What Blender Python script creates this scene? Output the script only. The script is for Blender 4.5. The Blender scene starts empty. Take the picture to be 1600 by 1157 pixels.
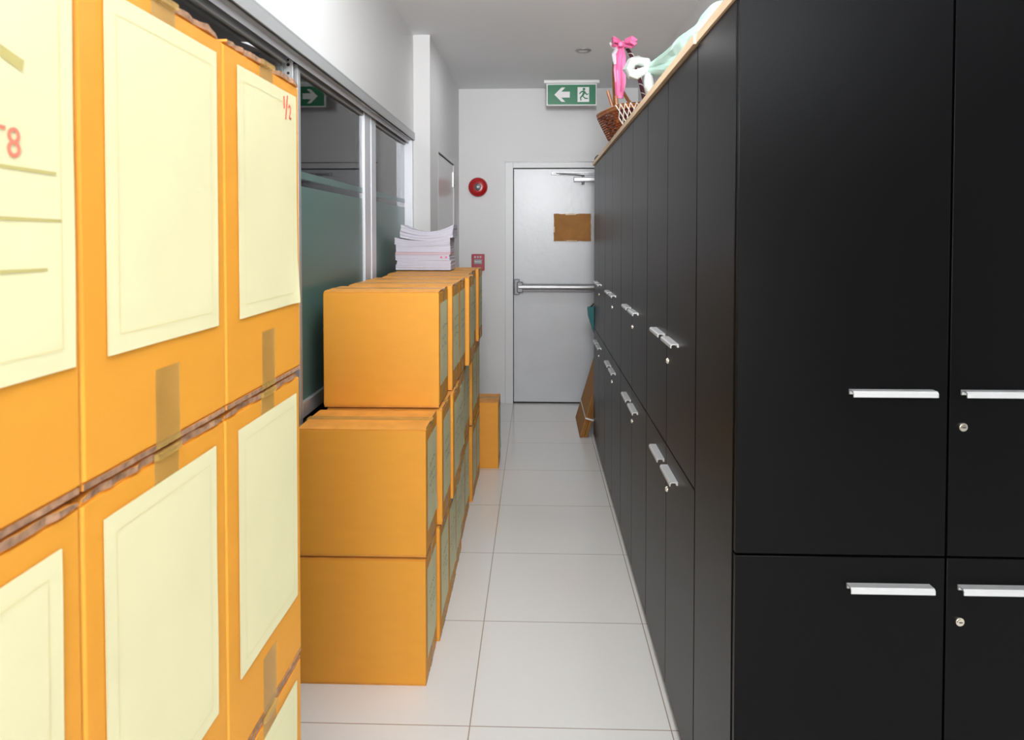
import bpy, bmesh, math, random
from mathutils import Vector, Matrix
random.seed(7)
PI = math.pi
scene = bpy.context.scene
COL = scene.collection

# ---------------------------------------------------------------- camera
CAMZ, F = 1.475, 1150.0
TILT = math.radians(1.6)
cd = bpy.data.cameras.new('camera')
cam = bpy.data.objects.new('camera', cd); COL.objects.link(cam)
cam.location = (0, 0, CAMZ)
cam.rotation_euler = (PI / 2 - TILT, 0, math.atan(38 / F))
cd.sensor_width = 36.0
cd.lens = 36.0 * F / 1600.0
cd.shift_y = -(212.5 - F * math.tan(TILT)) / 1600.0
cd.clip_start = 0.02
cd.dof.use_dof = True
cd.dof.focus_distance = 2.8
cd.dof.aperture_fstop = 13
scene.camera = cam

# ---------------------------------------------------------------- colour and light
vs = scene.view_settings
vs.view_transform = 'Standard'; vs.look = 'None'; vs.gamma = 1.0; vs.use_curve_mapping = False
vs.exposure = 0.0
w = bpy.data.worlds.new('world'); scene.world = w; w.use_nodes = True
w.node_tree.nodes['Background'].inputs[0].default_value = (0.8, 0.85, 1, 1)
w.node_tree.nodes['Background'].inputs[1].default_value = 0.05

def area(name, loc, target, sx, sy, power, col=(1, 1, 1)):
    l = bpy.data.lights.new(name, 'AREA'); l.shape = 'RECTANGLE'; l.size = sx; l.size_y = sy
    l.energy = power; l.color = col
    o = bpy.data.objects.new(name, l); COL.objects.link(o); o.location = loc
    o.rotation_euler = (Vector(target) - Vector(loc)).to_track_quat('-Z', 'Y').to_euler()
    return o
# the photographer's flash head, bounced off the ceiling, and the ceiling panel light behind the camera
fl = area('flash_head', (-0.02, -0.30, 2.30), (0.0, 2.6, 0.70), 0.45, 0.30, 6, (1, 0.99, 0.98)); fl.data.spread = math.radians(110)
fb = area('far_beam_fill', (0.02, -0.10, 2.30), (0.0, 6.3, 1.65), 0.30, 0.20, 3.8, (0.98, 0.99, 1)); fb.data.spread = math.radians(50)  # narrow beam added to brighten the far wall
fc = area('flash_bounce', (0.20, -0.25, 2.05), (0.32, 1.7, 2.95), 0.35, 0.35, 24, (0.97, 0.985, 1)); fc.data.spread = math.radians(75)
area('ceiling_panel_light', (0.20, -1.60, 2.66), (0.15, -0.6, 1.4), 0.6, 1.1, 52, (0.97, 0.98, 1))
area('open_room_panel_light', (1.25, -1.30, 2.70), (1.0, -0.6, 1.2), 0.6, 0.6, 30, (0.92, 0.96, 1))
area('corridor_fill_light', (0.0, 2.3, 2.71), (0.0, 2.3, 0), 0.5, 0.9, 16, (0.97, 0.98, 1))  # added fill to lift the corridor, no fixture known here
area('far_fill_light', (-0.05, 4.9, 2.715), (-0.05, 5.2, 0), 0.5, 0.6, 7, (0.97, 0.98, 1))  # added fill for the far end, stands for no real panel
area('side_fill_light', (3.6, -0.2, 1.2), (-0.4, 0.7, 1.1), 1.4, 1.6, 14, (1, 0.99, 0.97))  # unseen fill added to lift the near carton labels
area('back_fill_light', (0.30, -2.8, 1.1), (-0.2, 2.4, 0.6), 1.4, 1.2, 72, (1, 0.99, 0.97))  # unseen low fill added to brighten the lower carton fronts

# ---------------------------------------------------------------- materials
def lin(c):
    c = c / 255.0
    return c / 12.92 if c <= 0.04045 else ((c + 0.055) / 1.055) ** 2.4
def rgb(r, g, b): return (lin(r), lin(g), lin(b), 1)

def mat(name, col, rough=0.6, metal=0.0, noise=0.0, nscale=30, bump=0.0, bscale=80, spec=0.5, stretch=None, coat=0.0, sub=0.0):
    m = bpy.data.materials.new(name); m.use_nodes = True
    nt = m.node_tree; b = nt.nodes['Principled BSDF']
    b.inputs['Base Color'].default_value = col
    b.inputs['Roughness'].default_value = rough
    b.inputs['Metallic'].default_value = metal
    b.inputs['Specular IOR Level'].default_value = spec
    if coat: b.inputs['Coat Weight'].default_value = coat
    if noise or bump:
        tc = nt.nodes.new('ShaderNodeTexCoord'); mp = nt.nodes.new('ShaderNodeMapping')
        nt.links.new(tc.outputs['Object'], mp.inputs['Vector'])
        if stretch: mp.inputs['Scale'].default_value = stretch
    if noise:
        n = nt.nodes.new('ShaderNodeTexNoise'); n.inputs['Scale'].default_value = nscale
        n.inputs['Detail'].default_value = 5
        nt.links.new(mp.outputs[0], n.inputs['Vector'])
        r = nt.nodes.new('ShaderNodeValToRGB')
        r.color_ramp.elements[0].position = 0.3; r.color_ramp.elements[1].position = 0.7
        r.color_ramp.elements[0].color = tuple(c * (1 - noise) for c in col[:3]) + (1,)
        r.color_ramp.elements[1].color = tuple(min(1, c * (1 + noise)) for c in col[:3]) + (1,)
        nt.links.new(n.outputs['Fac'], r.inputs['Fac']); nt.links.new(r.outputs['Color'], b.inputs['Base Color'])
    if bump:
        n2 = nt.nodes.new('ShaderNodeTexNoise'); n2.inputs['Scale'].default_value = bscale
        nt.links.new(mp.outputs[0], n2.inputs['Vector'])
        bp = nt.nodes.new('ShaderNodeBump'); bp.inputs['Strength'].default_value = bump
        bp.inputs['Distance'].default_value = 0.002
        nt.links.new(n2.outputs['Fac'], bp.inputs['Height']); nt.links.new(bp.outputs[0], b.inputs['Normal'])
    return m

M = {}
M['wall'] = mat('painted_wall', (0.72, 0.72, 0.725, 1), 0.55, bump=0.08, bscale=60)
M['ceiling'] = mat('painted_ceiling', (0.83, 0.85, 0.87, 1), 0.7)
M['office'] = mat('office_wall', (0.42, 0.41, 0.39, 1), 0.8)
M['carton'] = mat('orange_cardboard', (0.78, 0.335, 0.034, 1), 0.55, noise=0.02, nscale=9, bump=0.12, bscale=40, stretch=(1, 1, 3), spec=0.4)
M['flap'] = mat('orange_cardboard_flap', (0.72, 0.31, 0.05, 1), 0.6, noise=0.12, nscale=14, bump=0.3, bscale=25)
M['raw'] = mat('torn_cardboard_edge', (0.34, 0.19, 0.11, 1), 0.9, noise=0.45, nscale=90, bump=0.6, bscale=150)
M['kraft'] = mat('brown_kraft_cardboard', (0.36, 0.16, 0.035, 1), 0.75, noise=0.15, nscale=12)
M['paper'] = mat('yellow_label_paper', (0.81, 0.76, 0.46, 1), 0.6, noise=0.03, nscale=8, bump=0.15, bscale=18)
M['print'] = mat('label_faint_rule', (0.74, 0.66, 0.33, 1), 0.7)
M['rule'] = mat('label_olive_rule', (0.52, 0.45, 0.16, 1), 0.7)
M['ink'] = mat('dark_pen_ink', (0.06, 0.07, 0.05, 1), 0.6)
M['red_ink'] = mat('red_marker_ink', (0.55, 0.03, 0.02, 1), 0.6)
M['red_ink_pale'] = mat('pale_red_marker_ink', (0.75, 0.22, 0.14, 1), 0.6)
M['tape'] = mat('packing_tape', (0.66, 0.43, 0.12, 1), 0.22, noise=0.15, nscale=25, bump=0.15, bscale=40, spec=0.6)
_b = M['tape'].node_tree.nodes['Principled BSDF']; _b.inputs['Alpha'].default_value = 0.38
M['laminate'] = mat('black_laminate', (0.0018, 0.0018, 0.0022, 1), 0.33, spec=0.12)
M['laminate_edge'] = mat('black_edge_banding', (0.02, 0.02, 0.024, 1), 0.3)
M['gap'] = mat('gap_shade', (0.003, 0.003, 0.003, 1), 0.9, spec=0.1)  # near-black colour painted in for the shade inside gaps
M['birch'] = mat('pale_birch_board', (0.72, 0.52, 0.33, 1), 0.5, noise=0.10, nscale=6, stretch=(8, 1, 20))
M['alu'] = mat('brushed_aluminium', (0.66, 0.67, 0.68, 1), 0.35, 0.45)
M['alu_satin'] = mat('anodised_frame', (0.47, 0.48, 0.49, 1), 0.45, 0.55)
M['alu_pale'] = mat('pale_anodised_frame', (0.70, 0.72, 0.77, 1), 0.4, 0.3)
M['alu_shade'] = mat('track_shadow_metal', (0.30, 0.30, 0.30, 1), 0.5, 0.3)  # darker metal, shade of the track recesses put into its colour
M['nickel'] = mat('nickel_lock', (0.75, 0.70, 0.60, 1), 0.22, 1.0)
M['chrome'] = mat('satin_steel', (0.42, 0.42, 0.43, 1), 0.35, 0.8)
M['steel_dark'] = mat('dark_steel', (0.16, 0.16, 0.17, 1), 0.4, 0.8)
M['black'] = mat('black_plastic', (0.01, 0.01, 0.01, 1), 0.4)
M['door'] = mat('pale_painted_steel_door', (0.62, 0.64, 0.67, 1), 0.3, noise=0.03, nscale=5, bump=0.35, bscale=28)
M['frame'] = mat('door_frame_paint', (0.70, 0.71, 0.72, 1), 0.4)
M['door_side'] = mat('grey_satin_door', (0.55, 0.55, 0.55, 1), 0.2, spec=0.5)
M['red'] = mat('glossy_red_enamel', (0.42, 0.008, 0.012, 1), 0.25, coat=0.3)
M['red_box'] = mat('red_plastic_case', (0.40, 0.03, 0.05, 1), 0.4)
M['green'] = mat('exit_sign_green', (0.0, 0.17, 0.065, 1), 0.35)
M['white'] = mat('white_plastic', (0.80, 0.80, 0.80, 1), 0.4)
M['sheet'] = mat('white_paper_sheets', (0.60, 0.60, 0.70, 1), 0.75, noise=0.14, nscale=6, stretch=(0.4, 0.4, 130), bump=0.5, bscale=6)
M['pink_sheet'] = mat('pinkish_paper_edges', (0.62, 0.47, 0.53, 1), 0.75, noise=0.1, nscale=6, stretch=(0.5, 0.5, 120))
M['pink_dot'] = mat('pink_marker_dot', (0.8, 0.15, 0.3, 1), 0.6)
M['wicker'] = mat('brown_wicker', (0.20, 0.048, 0.012, 1), 0.4, noise=0.5, nscale=40)
M['cane'] = mat('orange_cane', (0.36, 0.13, 0.035, 1), 0.4, noise=0.2, nscale=30)
M['maroon'] = mat('maroon_ribbon_wrap', (0.06, 0.008, 0.018, 1), 0.45)
M['net'] = mat('white_netting_cord', (0.72, 0.66, 0.60, 1), 0.6)
M['pink'] = mat('pink_satin_ribbon', (0.85, 0.20, 0.42, 1), 0.4, noise=0.12, nscale=20)
M['white_ribbon'] = mat('white_ribbon', (0.80, 0.76, 0.82, 1), 0.4)
M['teal'] = mat('teal_cloth', (0.0, 0.12, 0.13, 1), 0.5)
M['pouch'] = mat('dark_grey_cloth', (0.06, 0.06, 0.065, 1), 0.7)
M['emit'] = None

def bag_mat():
    m = mat('pale_green_plastic_bag', (0.42, 0.63, 0.54, 1), 0.35, noise=0.12, nscale=7, bump=0.6, bscale=16)
    return m
M['bag'] = bag_mat()
M['bag_white'] = mat('white_plastic_bag_ends', (0.56, 0.60, 0.58, 1), 0.35, bump=0.6, bscale=30)

def glass_mat():
    m = bpy.data.materials.new('clear_glass'); m.use_nodes = True
    nt = m.node_tree; nt.nodes.clear()
    out = nt.nodes.new('ShaderNodeOutputMaterial'); mix = nt.nodes.new('ShaderNodeMixShader')
    fr = nt.nodes.new('ShaderNodeFresnel'); fr.inputs['IOR'].default_value = 1.5
    tr = nt.nodes.new('ShaderNodeBsdfTransparent'); tr.inputs['Color'].default_value = (0.86, 0.90, 0.89, 1)
    gl = nt.nodes.new('ShaderNodeBsdfGlossy'); gl.inputs['Roughness'].default_value = 0.02
    nt.links.new(fr.outputs[0], mix.inputs[0]); nt.links.new(tr.outputs[0], mix.inputs[1])
    nt.links.new(gl.outputs[0], mix.inputs[2]); nt.links.new(mix.outputs[0], out.inputs[0])
    return m
M['glass'] = glass_mat()
M['frost'] = mat('green_frosted_film', (0.085, 0.155, 0.14, 1), 0.30, spec=0.18)
M['under_glass'] = mat('dark_lower_panel', (0.012, 0.014, 0.012, 1), 0.35)

def floor_mat():
    m = bpy.data.materials.new('glossy_white_floor_tiles'); m.use_nodes = True
    nt = m.node_tree; b = nt.nodes['Principled BSDF']
    tc = nt.nodes.new('ShaderNodeTexCoord'); sep = nt.nodes.new('ShaderNodeSeparateXYZ')
    nt.links.new(tc.outputs['Object'], sep.inputs[0])
    def line(sock, off):
        a = nt.nodes.new('ShaderNodeMath'); a.operation = 'ADD'; a.inputs[1].default_value = off + 60
        nt.links.new(sock, a.inputs[0])
        p = nt.nodes.new('ShaderNodeMath'); p.operation = 'PINGPONG'; p.inputs[1].default_value = 0.3
        nt.links.new(a.outputs[0], p.inputs[0])
        l = nt.nodes.new('ShaderNodeMath'); l.operation = 'LESS_THAN'; l.inputs[1].default_value = 0.0017
        nt.links.new(p.outputs[0], l.inputs[0]); return l
    lx = line(sep.outputs['X'], 0.198); ly = line(sep.outputs['Y'], -0.36)
    mx = nt.nodes.new('ShaderNodeMath'); mx.operation = 'MAXIMUM'
    nt.links.new(lx.outputs[0], mx.inputs[0]); nt.links.new(ly.outputs[0], mx.inputs[1])
    c = nt.nodes.new('ShaderNodeMix'); c.data_type = 'RGBA'
    c.inputs[6].default_value = (0.80, 0.79, 0.77, 1); c.inputs[7].default_value = (0.36, 0.29, 0.22, 1)
    nt.links.new(mx.outputs[0], c.inputs[0]); nt.links.new(c.outputs[2], b.inputs['Base Color'])
    n = nt.nodes.new('ShaderNodeTexNoise'); n.inputs['Scale'].default_value = 3
    nt.links.new(tc.outputs['Object'], n.inputs['Vector'])
    mr = nt.nodes.new('ShaderNodeMapRange'); mr.inputs[3].default_value = 0.10; mr.inputs[4].default_value = 0.17
    nt.links.new(n.outputs['Fac'], mr.inputs[0]); nt.links.new(mr.outputs[0], b.inputs['Roughness'])
    b.inputs['Specular IOR Level'].default_value = 0.5
    return m
M['floor'] = floor_mat()

# ---------------------------------------------------------------- mesh helpers
class MB:
    """collects shapes that end up as ONE mesh object"""
    def __init__(s, *mats):
        s.bm = bmesh.new(); s.mats = [M[k] if isinstance(k, str) else k for k in mats]
    def _mark(s, n0, mi, smooth=False):
        s.bm.faces.ensure_lookup_table()
        for f in list(s.bm.faces)[n0:]:
            f.material_index = mi; f.smooth = smooth
    def box(s, x0, x1, y0, y1, z0, z1, mi=0, bev=0.0, seg=2, mtx=None):
        t = bmesh.new()
        bmesh.ops.create_cube(t, size=1)
        for v in t.verts:
            v.co = Vector(((x0 + x1) / 2 + v.co.x * (x1 - x0), (y0 + y1) / 2 + v.co.y * (y1 - y0), (z0 + z1) / 2 + v.co.z * (z1 - z0)))
        if bev:
            bmesh.ops.bevel(t, geom=list(t.edges), offset=bev, segments=seg, affect='EDGES', profile=0.5)
        t.normal_update()
        return s._add(t, mi, mtx, (lambda f: max(abs(f.normal.x), abs(f.normal.y), abs(f.normal.z)) < 0.999) if bev else False)
    def _add(s, t, mi, mtx=None, smooth=False):
        sm_ = {f: (smooth(f) if callable(smooth) else smooth) for f in t.faces}
        if mtx: bmesh.ops.transform(t, matrix=mtx, verts=list(t.verts))
        vm = {v: s.bm.verts.new(v.co) for v in t.verts}
        for f in t.faces:
            try:
                nf = s.bm.faces.new([vm[v] for v in f.verts]); nf.material_index = mi; nf.smooth = sm_[f]
            except ValueError: pass
        t.free(); return s
    def prism(s, pts, axis, a0, a1, mi=0, bev=0):
        """polygon pts (u,v) extruded along axis from a0 to a1; axis y: (x,z), x: (y,z), z: (x,y)"""
        t = bmesh.new()
        def P(u, v, a): return {'y': (u, a, v), 'x': (a, u, v), 'z': (u, v, a)}[axis]
        A = [t.verts.new(P(u, v, a0)) for u, v in pts]; B = [t.verts.new(P(u, v, a1)) for u, v in pts]
        t.faces.new(A); t.faces.new(B[::-1])
        n = len(pts)
        for i in range(n): t.faces.new([A[i], B[i], B[(i + 1) % n], A[(i + 1) % n]])
        bmesh.ops.recalc_face_normals(t, faces=list(t.faces))
        if bev: bmesh.ops.bevel(t, geom=list(t.edges), offset=bev, segments=2, affect='EDGES')
        return s._add(t, mi)
    def tube(s, pts, r, n=8, mi=0, caps=True, flat=1.0):
        t = bmesh.new(); pts = [Vector(p) for p in pts]; rings = []
        rr = r if isinstance(r, (list, tuple)) else [r] * len(pts)
        up = None
        for i, p in enumerate(pts):
            d = (pts[min(i + 1, len(pts) - 1)] - pts[max(i - 1, 0)]).normalized()
            if up is None: up = Vector((0, 0, 1)) if abs(d.z) < 0.9 else Vector((1, 0, 0))
            a = d.cross(up).normalized(); b = a.cross(d).normalized(); up = b
            rings.append([t.verts.new(p + a * math.cos(2 * PI * k / n) * rr[i] + b * math.sin(2 * PI * k / n) * rr[i] * flat) for k in range(n)])
        for i in range(len(rings) - 1):
            for k in range(n):
                t.faces.new([rings[i][k], rings[i][(k + 1) % n], rings[i + 1][(k + 1) % n], rings[i + 1][k]])
        if caps: t.faces.new(rings[0][::-1]); t.faces.new(rings[-1])
        bmesh.ops.recalc_face_normals(t, faces=list(t.faces))
        return s._add(t, mi, None, True)
    def lathe(s, prof, mtx, n=32, mi=0):
        """profile of (radius, height) about local z, placed by mtx"""
        t = bmesh.new(); rings = []
        for r, h in prof:
            rings.append([t.verts.new((r * math.cos(2 * PI * k / n), r * math.sin(2 * PI * k / n), h)) for k in range(n)])
        for i in range(len(rings) - 1):
            for k in range(n):
                t.faces.new([rings[i][k], rings[i][(k + 1) % n], rings[i + 1][(k + 1) % n], rings[i + 1][k]])
        t.faces.new(rings[0][::-1]); t.faces.new(rings[-1])
        bmesh.ops.recalc_face_normals(t, faces=list(t.faces))
        return s._add(t, mi, mtx, True)
    def mesh(s, name):
        me = bpy.data.meshes.new(name); s.bm.to_mesh(me); s.bm.free()
        for m in s.mats: me.materials.append(m)
        fl_ = [p.use_smooth for p in me.polygons]
        me.set_sharp_from_angle(angle=math.radians(35))
        me.polygons.foreach_set('use_smooth', fl_)
        return me
    def build(s, name, parent=None):
        return link(name, s.mesh(name), parent)

def link(name, me, parent=None):
    o = bpy.data.objects.new(name, me); COL.objects.link(o)
    if parent is not None: o.parent = parent
    return o
def tag(o, label, cat, group=None):
    o['label'] = label; o['category'] = cat
    if group: o['group'] = group
    return o
def thing(name, label, cat, loc=(0, 0, 0), rz=0.0, group=None):
    o = bpy.data.objects.new(name, None); COL.objects.link(o); o.empty_display_size = 0.05
    o.location = loc; o.rotation_euler = (0, 0, rz)
    return tag(o, label, cat, group)
def struct(o):
    o['kind'] = 'structure'; return o
ROTX = lambda a: Matrix.Rotation(a, 4, 'X')
ROTY = lambda a: Matrix.Rotation(a, 4, 'Y')
ROTZ = lambda a: Matrix.Rotation(a, 4, 'Z')
T = lambda x, y, z: Matrix.Translation((x, y, z))

# ---------------------------------------------------------------- the setting
CH = 2.727
YF = 6.37          # far wall
XG = -0.83         # glass plane
def wallbox(name, mk, *b):
    m = MB(mk); m.box(*b); return struct(m.build(name))
struct(MB('floor').box(-3.3, 4.1, -6.1, 6.6, -0.1, 0.0).build('floor'))
struct(MB('ceiling').box(-3.3, 4.1, -6.1, 6.6, CH, CH + 0.1).build('ceiling'))
# far wall with the opening of the fire door
DX0, DX1, DZ = -0.27, 0.79, 2.09
m = MB('wall')
m.box(-3.3, DX0, YF, YF + 0.15, 0, CH); m.box(DX1, 1.5, YF, YF + 0.15, 0, CH); m.box(DX0, DX1, YF, YF + 0.15, DZ, CH)
struct(m.build('wall_far'))
m = MB('wall'); m.box(0.87, 1.02, 1.96, YF - 0.001, 0, CH); m.box(4.0, 4.1, -6.0, 1.96, 0, CH); m.box(1.02, 4.1, 1.96, 2.1, 0, CH)
struct(m.build('wall_right'))
wallbox('wall_back', 'office', -3.3, 4.1, -6.1, -6.0, 0, CH)
# left wall: bulkhead above the glazing, then the pier and the short wall with the side door
SD0, SD1, SDZ = 5.0, 6.0, 2.07
m = MB('wall')
m.box(-0.93, -0.775, -2.5, 4.64, 2.11, CH); m.box(-0.93, -0.775, -6.0, -2.5, 0, CH)
m.box(-1.20, -0.67, 4.64, SD0, 0, CH)
m.box(-1.20, -0.67, SD1, YF - 0.001, 0, CH)
m.box(-1.20, -0.67, SD0, SD1, SDZ, CH)
m.box(-1.20, -0.76, SD0, SD1, 0, SDZ)
struct(m.build('wall_left'))
m = MB('office'); m.box(-3.3, -3.2, -2.5, YF, 0, CH)
m.box(-3.2, -0.93, -2.49, -2.4, 0, CH)
struct(m.build('wall_office'))

# ---- header track over the glazing
m = MB('alu_satin', 'alu_shade', 'alu_pale')
Y0, Y1 = -2.4, 4.638
m.box(-0.93, -0.766, Y0, Y1, 2.105, 2.112, 0)
m.box(-0.772, -0.766, Y0, Y1, 2.065, 2.105, 0, 0.001)
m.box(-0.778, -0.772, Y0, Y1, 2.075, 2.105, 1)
m.box(-0.797, -0.778, Y0, Y1, 2.063, 2.068, 0)
m.box(-0.800, -0.797, Y0, Y1, 2.045, 2.105, 2)
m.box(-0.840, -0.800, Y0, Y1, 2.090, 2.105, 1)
m.box(-0.846, -0.840, Y0, Y1, 2.055, 2.105, 0)
m.box(-0.880, -0.846, Y0, Y1, 2.085, 2.105, 1)
m.box(-0.90, -0.880, Y0, Y1, 2.03, 2.105, 0)
struct(m.build('trim_1'))
# jamb at the pier
m = MB('alu_pale'); m.box(-0.89, -0.776, 4.60, 4.638, 0, 2.063, 0, 0.002)
struct(m.build('trim_2'))

# ---- glazing panels (sliding doors) : glass, frosted film, stiles
def glazing(n, y0, y1, st0, st1, x=XG, first=0):
    root = bpy.data.objects.new('window_%d' % n, None); COL.objects.link(root); root['kind'] = 'structure'
    root.location = (x, (y0 + y1) / 2, 0)
    cy = (y0 + y1) / 2
    g = MB('glass'); g.box(-0.003, 0.003, y0 - cy, y1 - cy, 0.86, 2.055); g.build('glass_pane', root)
    f = MB('frost')
    f.box(-0.0045, 0.0045, y0 + st0 - cy, y1 - st1 - cy, 0.885, 1.643)
    f.box(-0.0045, 0.0045, y0 + st0 - cy, y1 - st1 - cy, 1.669, 1.695)
    f.build('frosted_film', root)
    s = MB('alu_pale', 'alu_satin')
    if st0: s.box(-0.017, 0.017, y0 - cy, y0 + st0 - cy, 0.03, 2.055, first, 0.003)
    if st1: s.box(-0.017, 0.017, y1 - st1 - cy, y1 - cy, 0.03, 2.055, 0, 0.003)
    s.build('stile', root)
    s = MB('alu_satin'); s.box(-0.017, 0.017, y0 + st0 - cy, y1 - st1 - cy, 0.83, 0.885, 0, 0.003)
    s.box(-0.012, 0.012, y0 + st0 - cy, y1 - st1 - cy, 2.035, 2.057, 0, 0.001)
    s.build('rail', root)
    s = MB('under_glass'); s.box(-0.008, 0.008, y0 + st0 - cy, y1 - st1 - cy, 0.02, 0.83); s.build('lower_panel', root)
    return root
glazing(1, -2.3, 0.05, 0.04, 0.04)
glazing(2, 0.07, 2.40, 0.04, 0.0)
glazing(3, 2.50, 3.59, 0.028, 0.115, first=1)
glazing(4, 3.62, 4.598, 0.10, 0.0)

# hanger bracket of the sliding panel
t = thing('hanger_bracket', 'perforated steel hanger bracket under the header track above the near carton stack', 'bracket', (-0.833, 2.46, 1.985))
m = MB('alu'); m.box(-0.015, 0.017, -0.002, 0.002, 0, 0.092, 0, 0.0005); m.box(-0.019, -0.015, -0.03, 0.002, 0, 0.08)
m.box(-0.024, -0.021, -0.04, -0.01, 0, 0.075)
m.build('plate', t)
for z, r in ((0.058, 0.0055), (0.074, 0.0035), (0.03, 0.0045)):
    MB('black').lathe([(r, 0), (r, 0.001)], T(0.001, -0.0022, z) @ ROTX(PI / 2), 16).build('bolt_hole', t)

# ---- what stands in the dim office behind the glass
t = MB('white').box(-0.015, 0.015, -0.6, 0.6, 0, 2.06, 0, 0.003).build('partition_panel')
t.location = (-1.50, 5.56, 0); tag(t, 'tall white partition panel seen through the clear upper glass', 'panel')
t = thing('office_shelf', 'dim grey wall shelf seen through the clear upper glass', 'shelf', (-2.4, 6.18, 0))
for z in (1.93, 1.74, 1.2, 0.6): MB('office').box(-0.75, 0.72, -0.18, 0.18, z, z + 0.03).build('shelf_board', t)
for x in (-0.78, 0.72): MB('steel_dark').box(x, x + 0.03, -0.18, 0.18, 0, 1.96).build('upright', t)

# ---------------------------------------------------------------- fire door at the far end
root = bpy.data.objects.new('door_1', None); COL.objects.link(root); root['kind'] = 'structure'; root.location = (0, YF, 0)
m = MB('frame', 'steel_dark')
m.box(DX0, DX0 + 0.070, -0.02, 0.15, 0, DZ, 0, 0.004); m.box(DX1 - 0.070, DX1, -0.02, 0.15, 0, DZ, 0, 0.004)
m.box(DX0 + 0.07, DX1 - 0.07, -0.02, 0.15, DZ - 0.045, DZ - 0.0005, 0, 0.002)
m.box(DX0 - 0.006, DX1 + 0.006, -0.004, -0.0005, DZ + 0.0005, DZ + 0.012, 1); m.box(DX0 - 0.005, DX0 - 0.0005, -0.003, -0.0005, 0, DZ, 0)
m.build('door_frame', root)
leaf = MB('door').box(DX0 + 0.076, DX1 - 0.076, 0.012, 0.055, 0.012, DZ - 0.052, 0, 0.002).build('door_leaf', root)
MB('gap').box(DX0 + 0.05, DX1 - 0.05, 0.02, 0.05, 0.0, 0.011).build('under_door_shade', root)  # black strip painting the shade under the door leaf
m = MB('chrome', 'steel_dark')
m.tube([(DX0 + 0.12, -0.07, 1.02), (DX1 - 0.11, -0.07, 1.02)], 0.029, 20, 0)
m.box(DX0 + 0.13, DX1 - 0.12, -0.085, -0.055, 0.984, 0.998, 1, 0.003)
bar = m.build('push_bar', root)
m = MB('steel_dark')
m.box(DX0 + 0.080, DX0 + 0.125, -0.05, 0.012, 0.955, 1.085, 0, 0.004)
m.box(DX0 + 0.105, DX0 + 0.155, -0.095, -0.045, 0.975, 1.065, 0, 0.006)
m.box(DX0 + 0.074, DX0 + 0.09, -0.03, 0.012, 1.0, 1.04, 0, 0.003)
m.box(DX1 - 0.135, DX1 - 0.08, -0.09, 0.012, 0.965, 1.075, 0, 0.004)
m.build('push_bar_bracket', root)
m = MB('chrome', 'steel_dark')
m.box(0.13, 0.62, -0.008, 0.012, 1.985, 2.012, 0, 0.003); m.box(0.14, 0.61, -0.011, -0.008, 1.992, 2.004, 1)
m.build('closer_track', root)
m = MB('chrome', 'steel_dark')
m.box(0.32, 0.58, -0.045, 0.012, 1.925, 1.962, 0, 0.006); m.box(0.32, 0.58, -0.047, -0.045, 1.925, 1.933, 1)
m.tube([(0.40, -0.03, 1.90), (0.40, -0.03, 1.985)], 0.011, 12, 1); m.tube([(0.40, -0.03, 1.98), (0.17, -0.012, 1.998)], 0.006, 8, 0)
m.build('door_closer', root)
# cardboard taped on the door
t = thing('cardboard_sheet', 'rectangular brown cardboard sheet taped to the white fire door', 'cardboard', (0.31, YF - 0.002, 1.53))
random.seed(3)
def ragged(x0, x1, z0, z1, j=0.003, step=0.03):
    P = []
    n = int((x1 - x0) / step); k = int((z1 - z0) / step)
    for i in range(n): P.append((x0 + (x1 - x0) * i / n, z0 + random.uniform(-j, j)))
    for i in range(k): P.append((x1 + random.uniform(-j, j), z0 + (z1 - z0) * i / k))
    for i in range(n): P.append((x1 - (x1 - x0) * i / n, z1 + random.uniform(-j, j)))
    for i in range(k): P.append((x0 + random.uniform(-j, j), z1 - (z1 - z0) * i / k))
    return P
MB('kraft').prism(ragged(-0.160, 0.160, -0.115, 0.120), 'y', -0.001, 0.006).build('sheet', t)
for b_ in ((-0.06, 0.03, 0.110, 0.124), (-0.164, -0.152, -0.04, 0.01), (-0.05, 0.04, -0.119, -0.108), (0.153, 0.162, -0.03, 0.02)):
    MB('tape').box(b_[0], b_[1], -0.002, -0.0012, b_[2], b_[3]).build('tape', t)

# ---- side door in the short left wall
root = bpy.data.objects.new('door_2', None); COL.objects.link(root); root['kind'] = 'structure'; root.location = (-0.67, SD0, 0)
m = MB('frame', 'steel_dark'); w2 = SD1 - SD0
m.box(-0.089, 0.001, 0, 0.03, 0, SDZ - 0.03, 0); m.box(-0.089, 0.001, w2 - 0.03, w2, 0, SDZ - 0.03, 0)
m.box(-0.089, 0.001, 0, w2, SDZ - 0.03, SDZ, 0); m.box(-0.03, 0.003, 0.03, w2 - 0.03, SDZ - 0.036, SDZ - 0.030, 1); m.build('door_frame', root)
MB('door_side').box(-0.05, -0.005, 0.04, w2 - 0.04, 0.01, SDZ - 0.04, 0, 0.002).build('door_leaf', root)
m = MB('chrome')
for z in (1.855, 0.25):
    m = MB('chrome'); m.box(-0.006, 0.003, w2 - 0.055, w2 - 0.012, z, z + 0.12, 0, 0.001); m.tube([(0.005, w2 - 0.034, z - 0.002), (0.005, w2 - 0.034, z + 0.122)], 0.005, 10)
    m.build('hinge', root)

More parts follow.
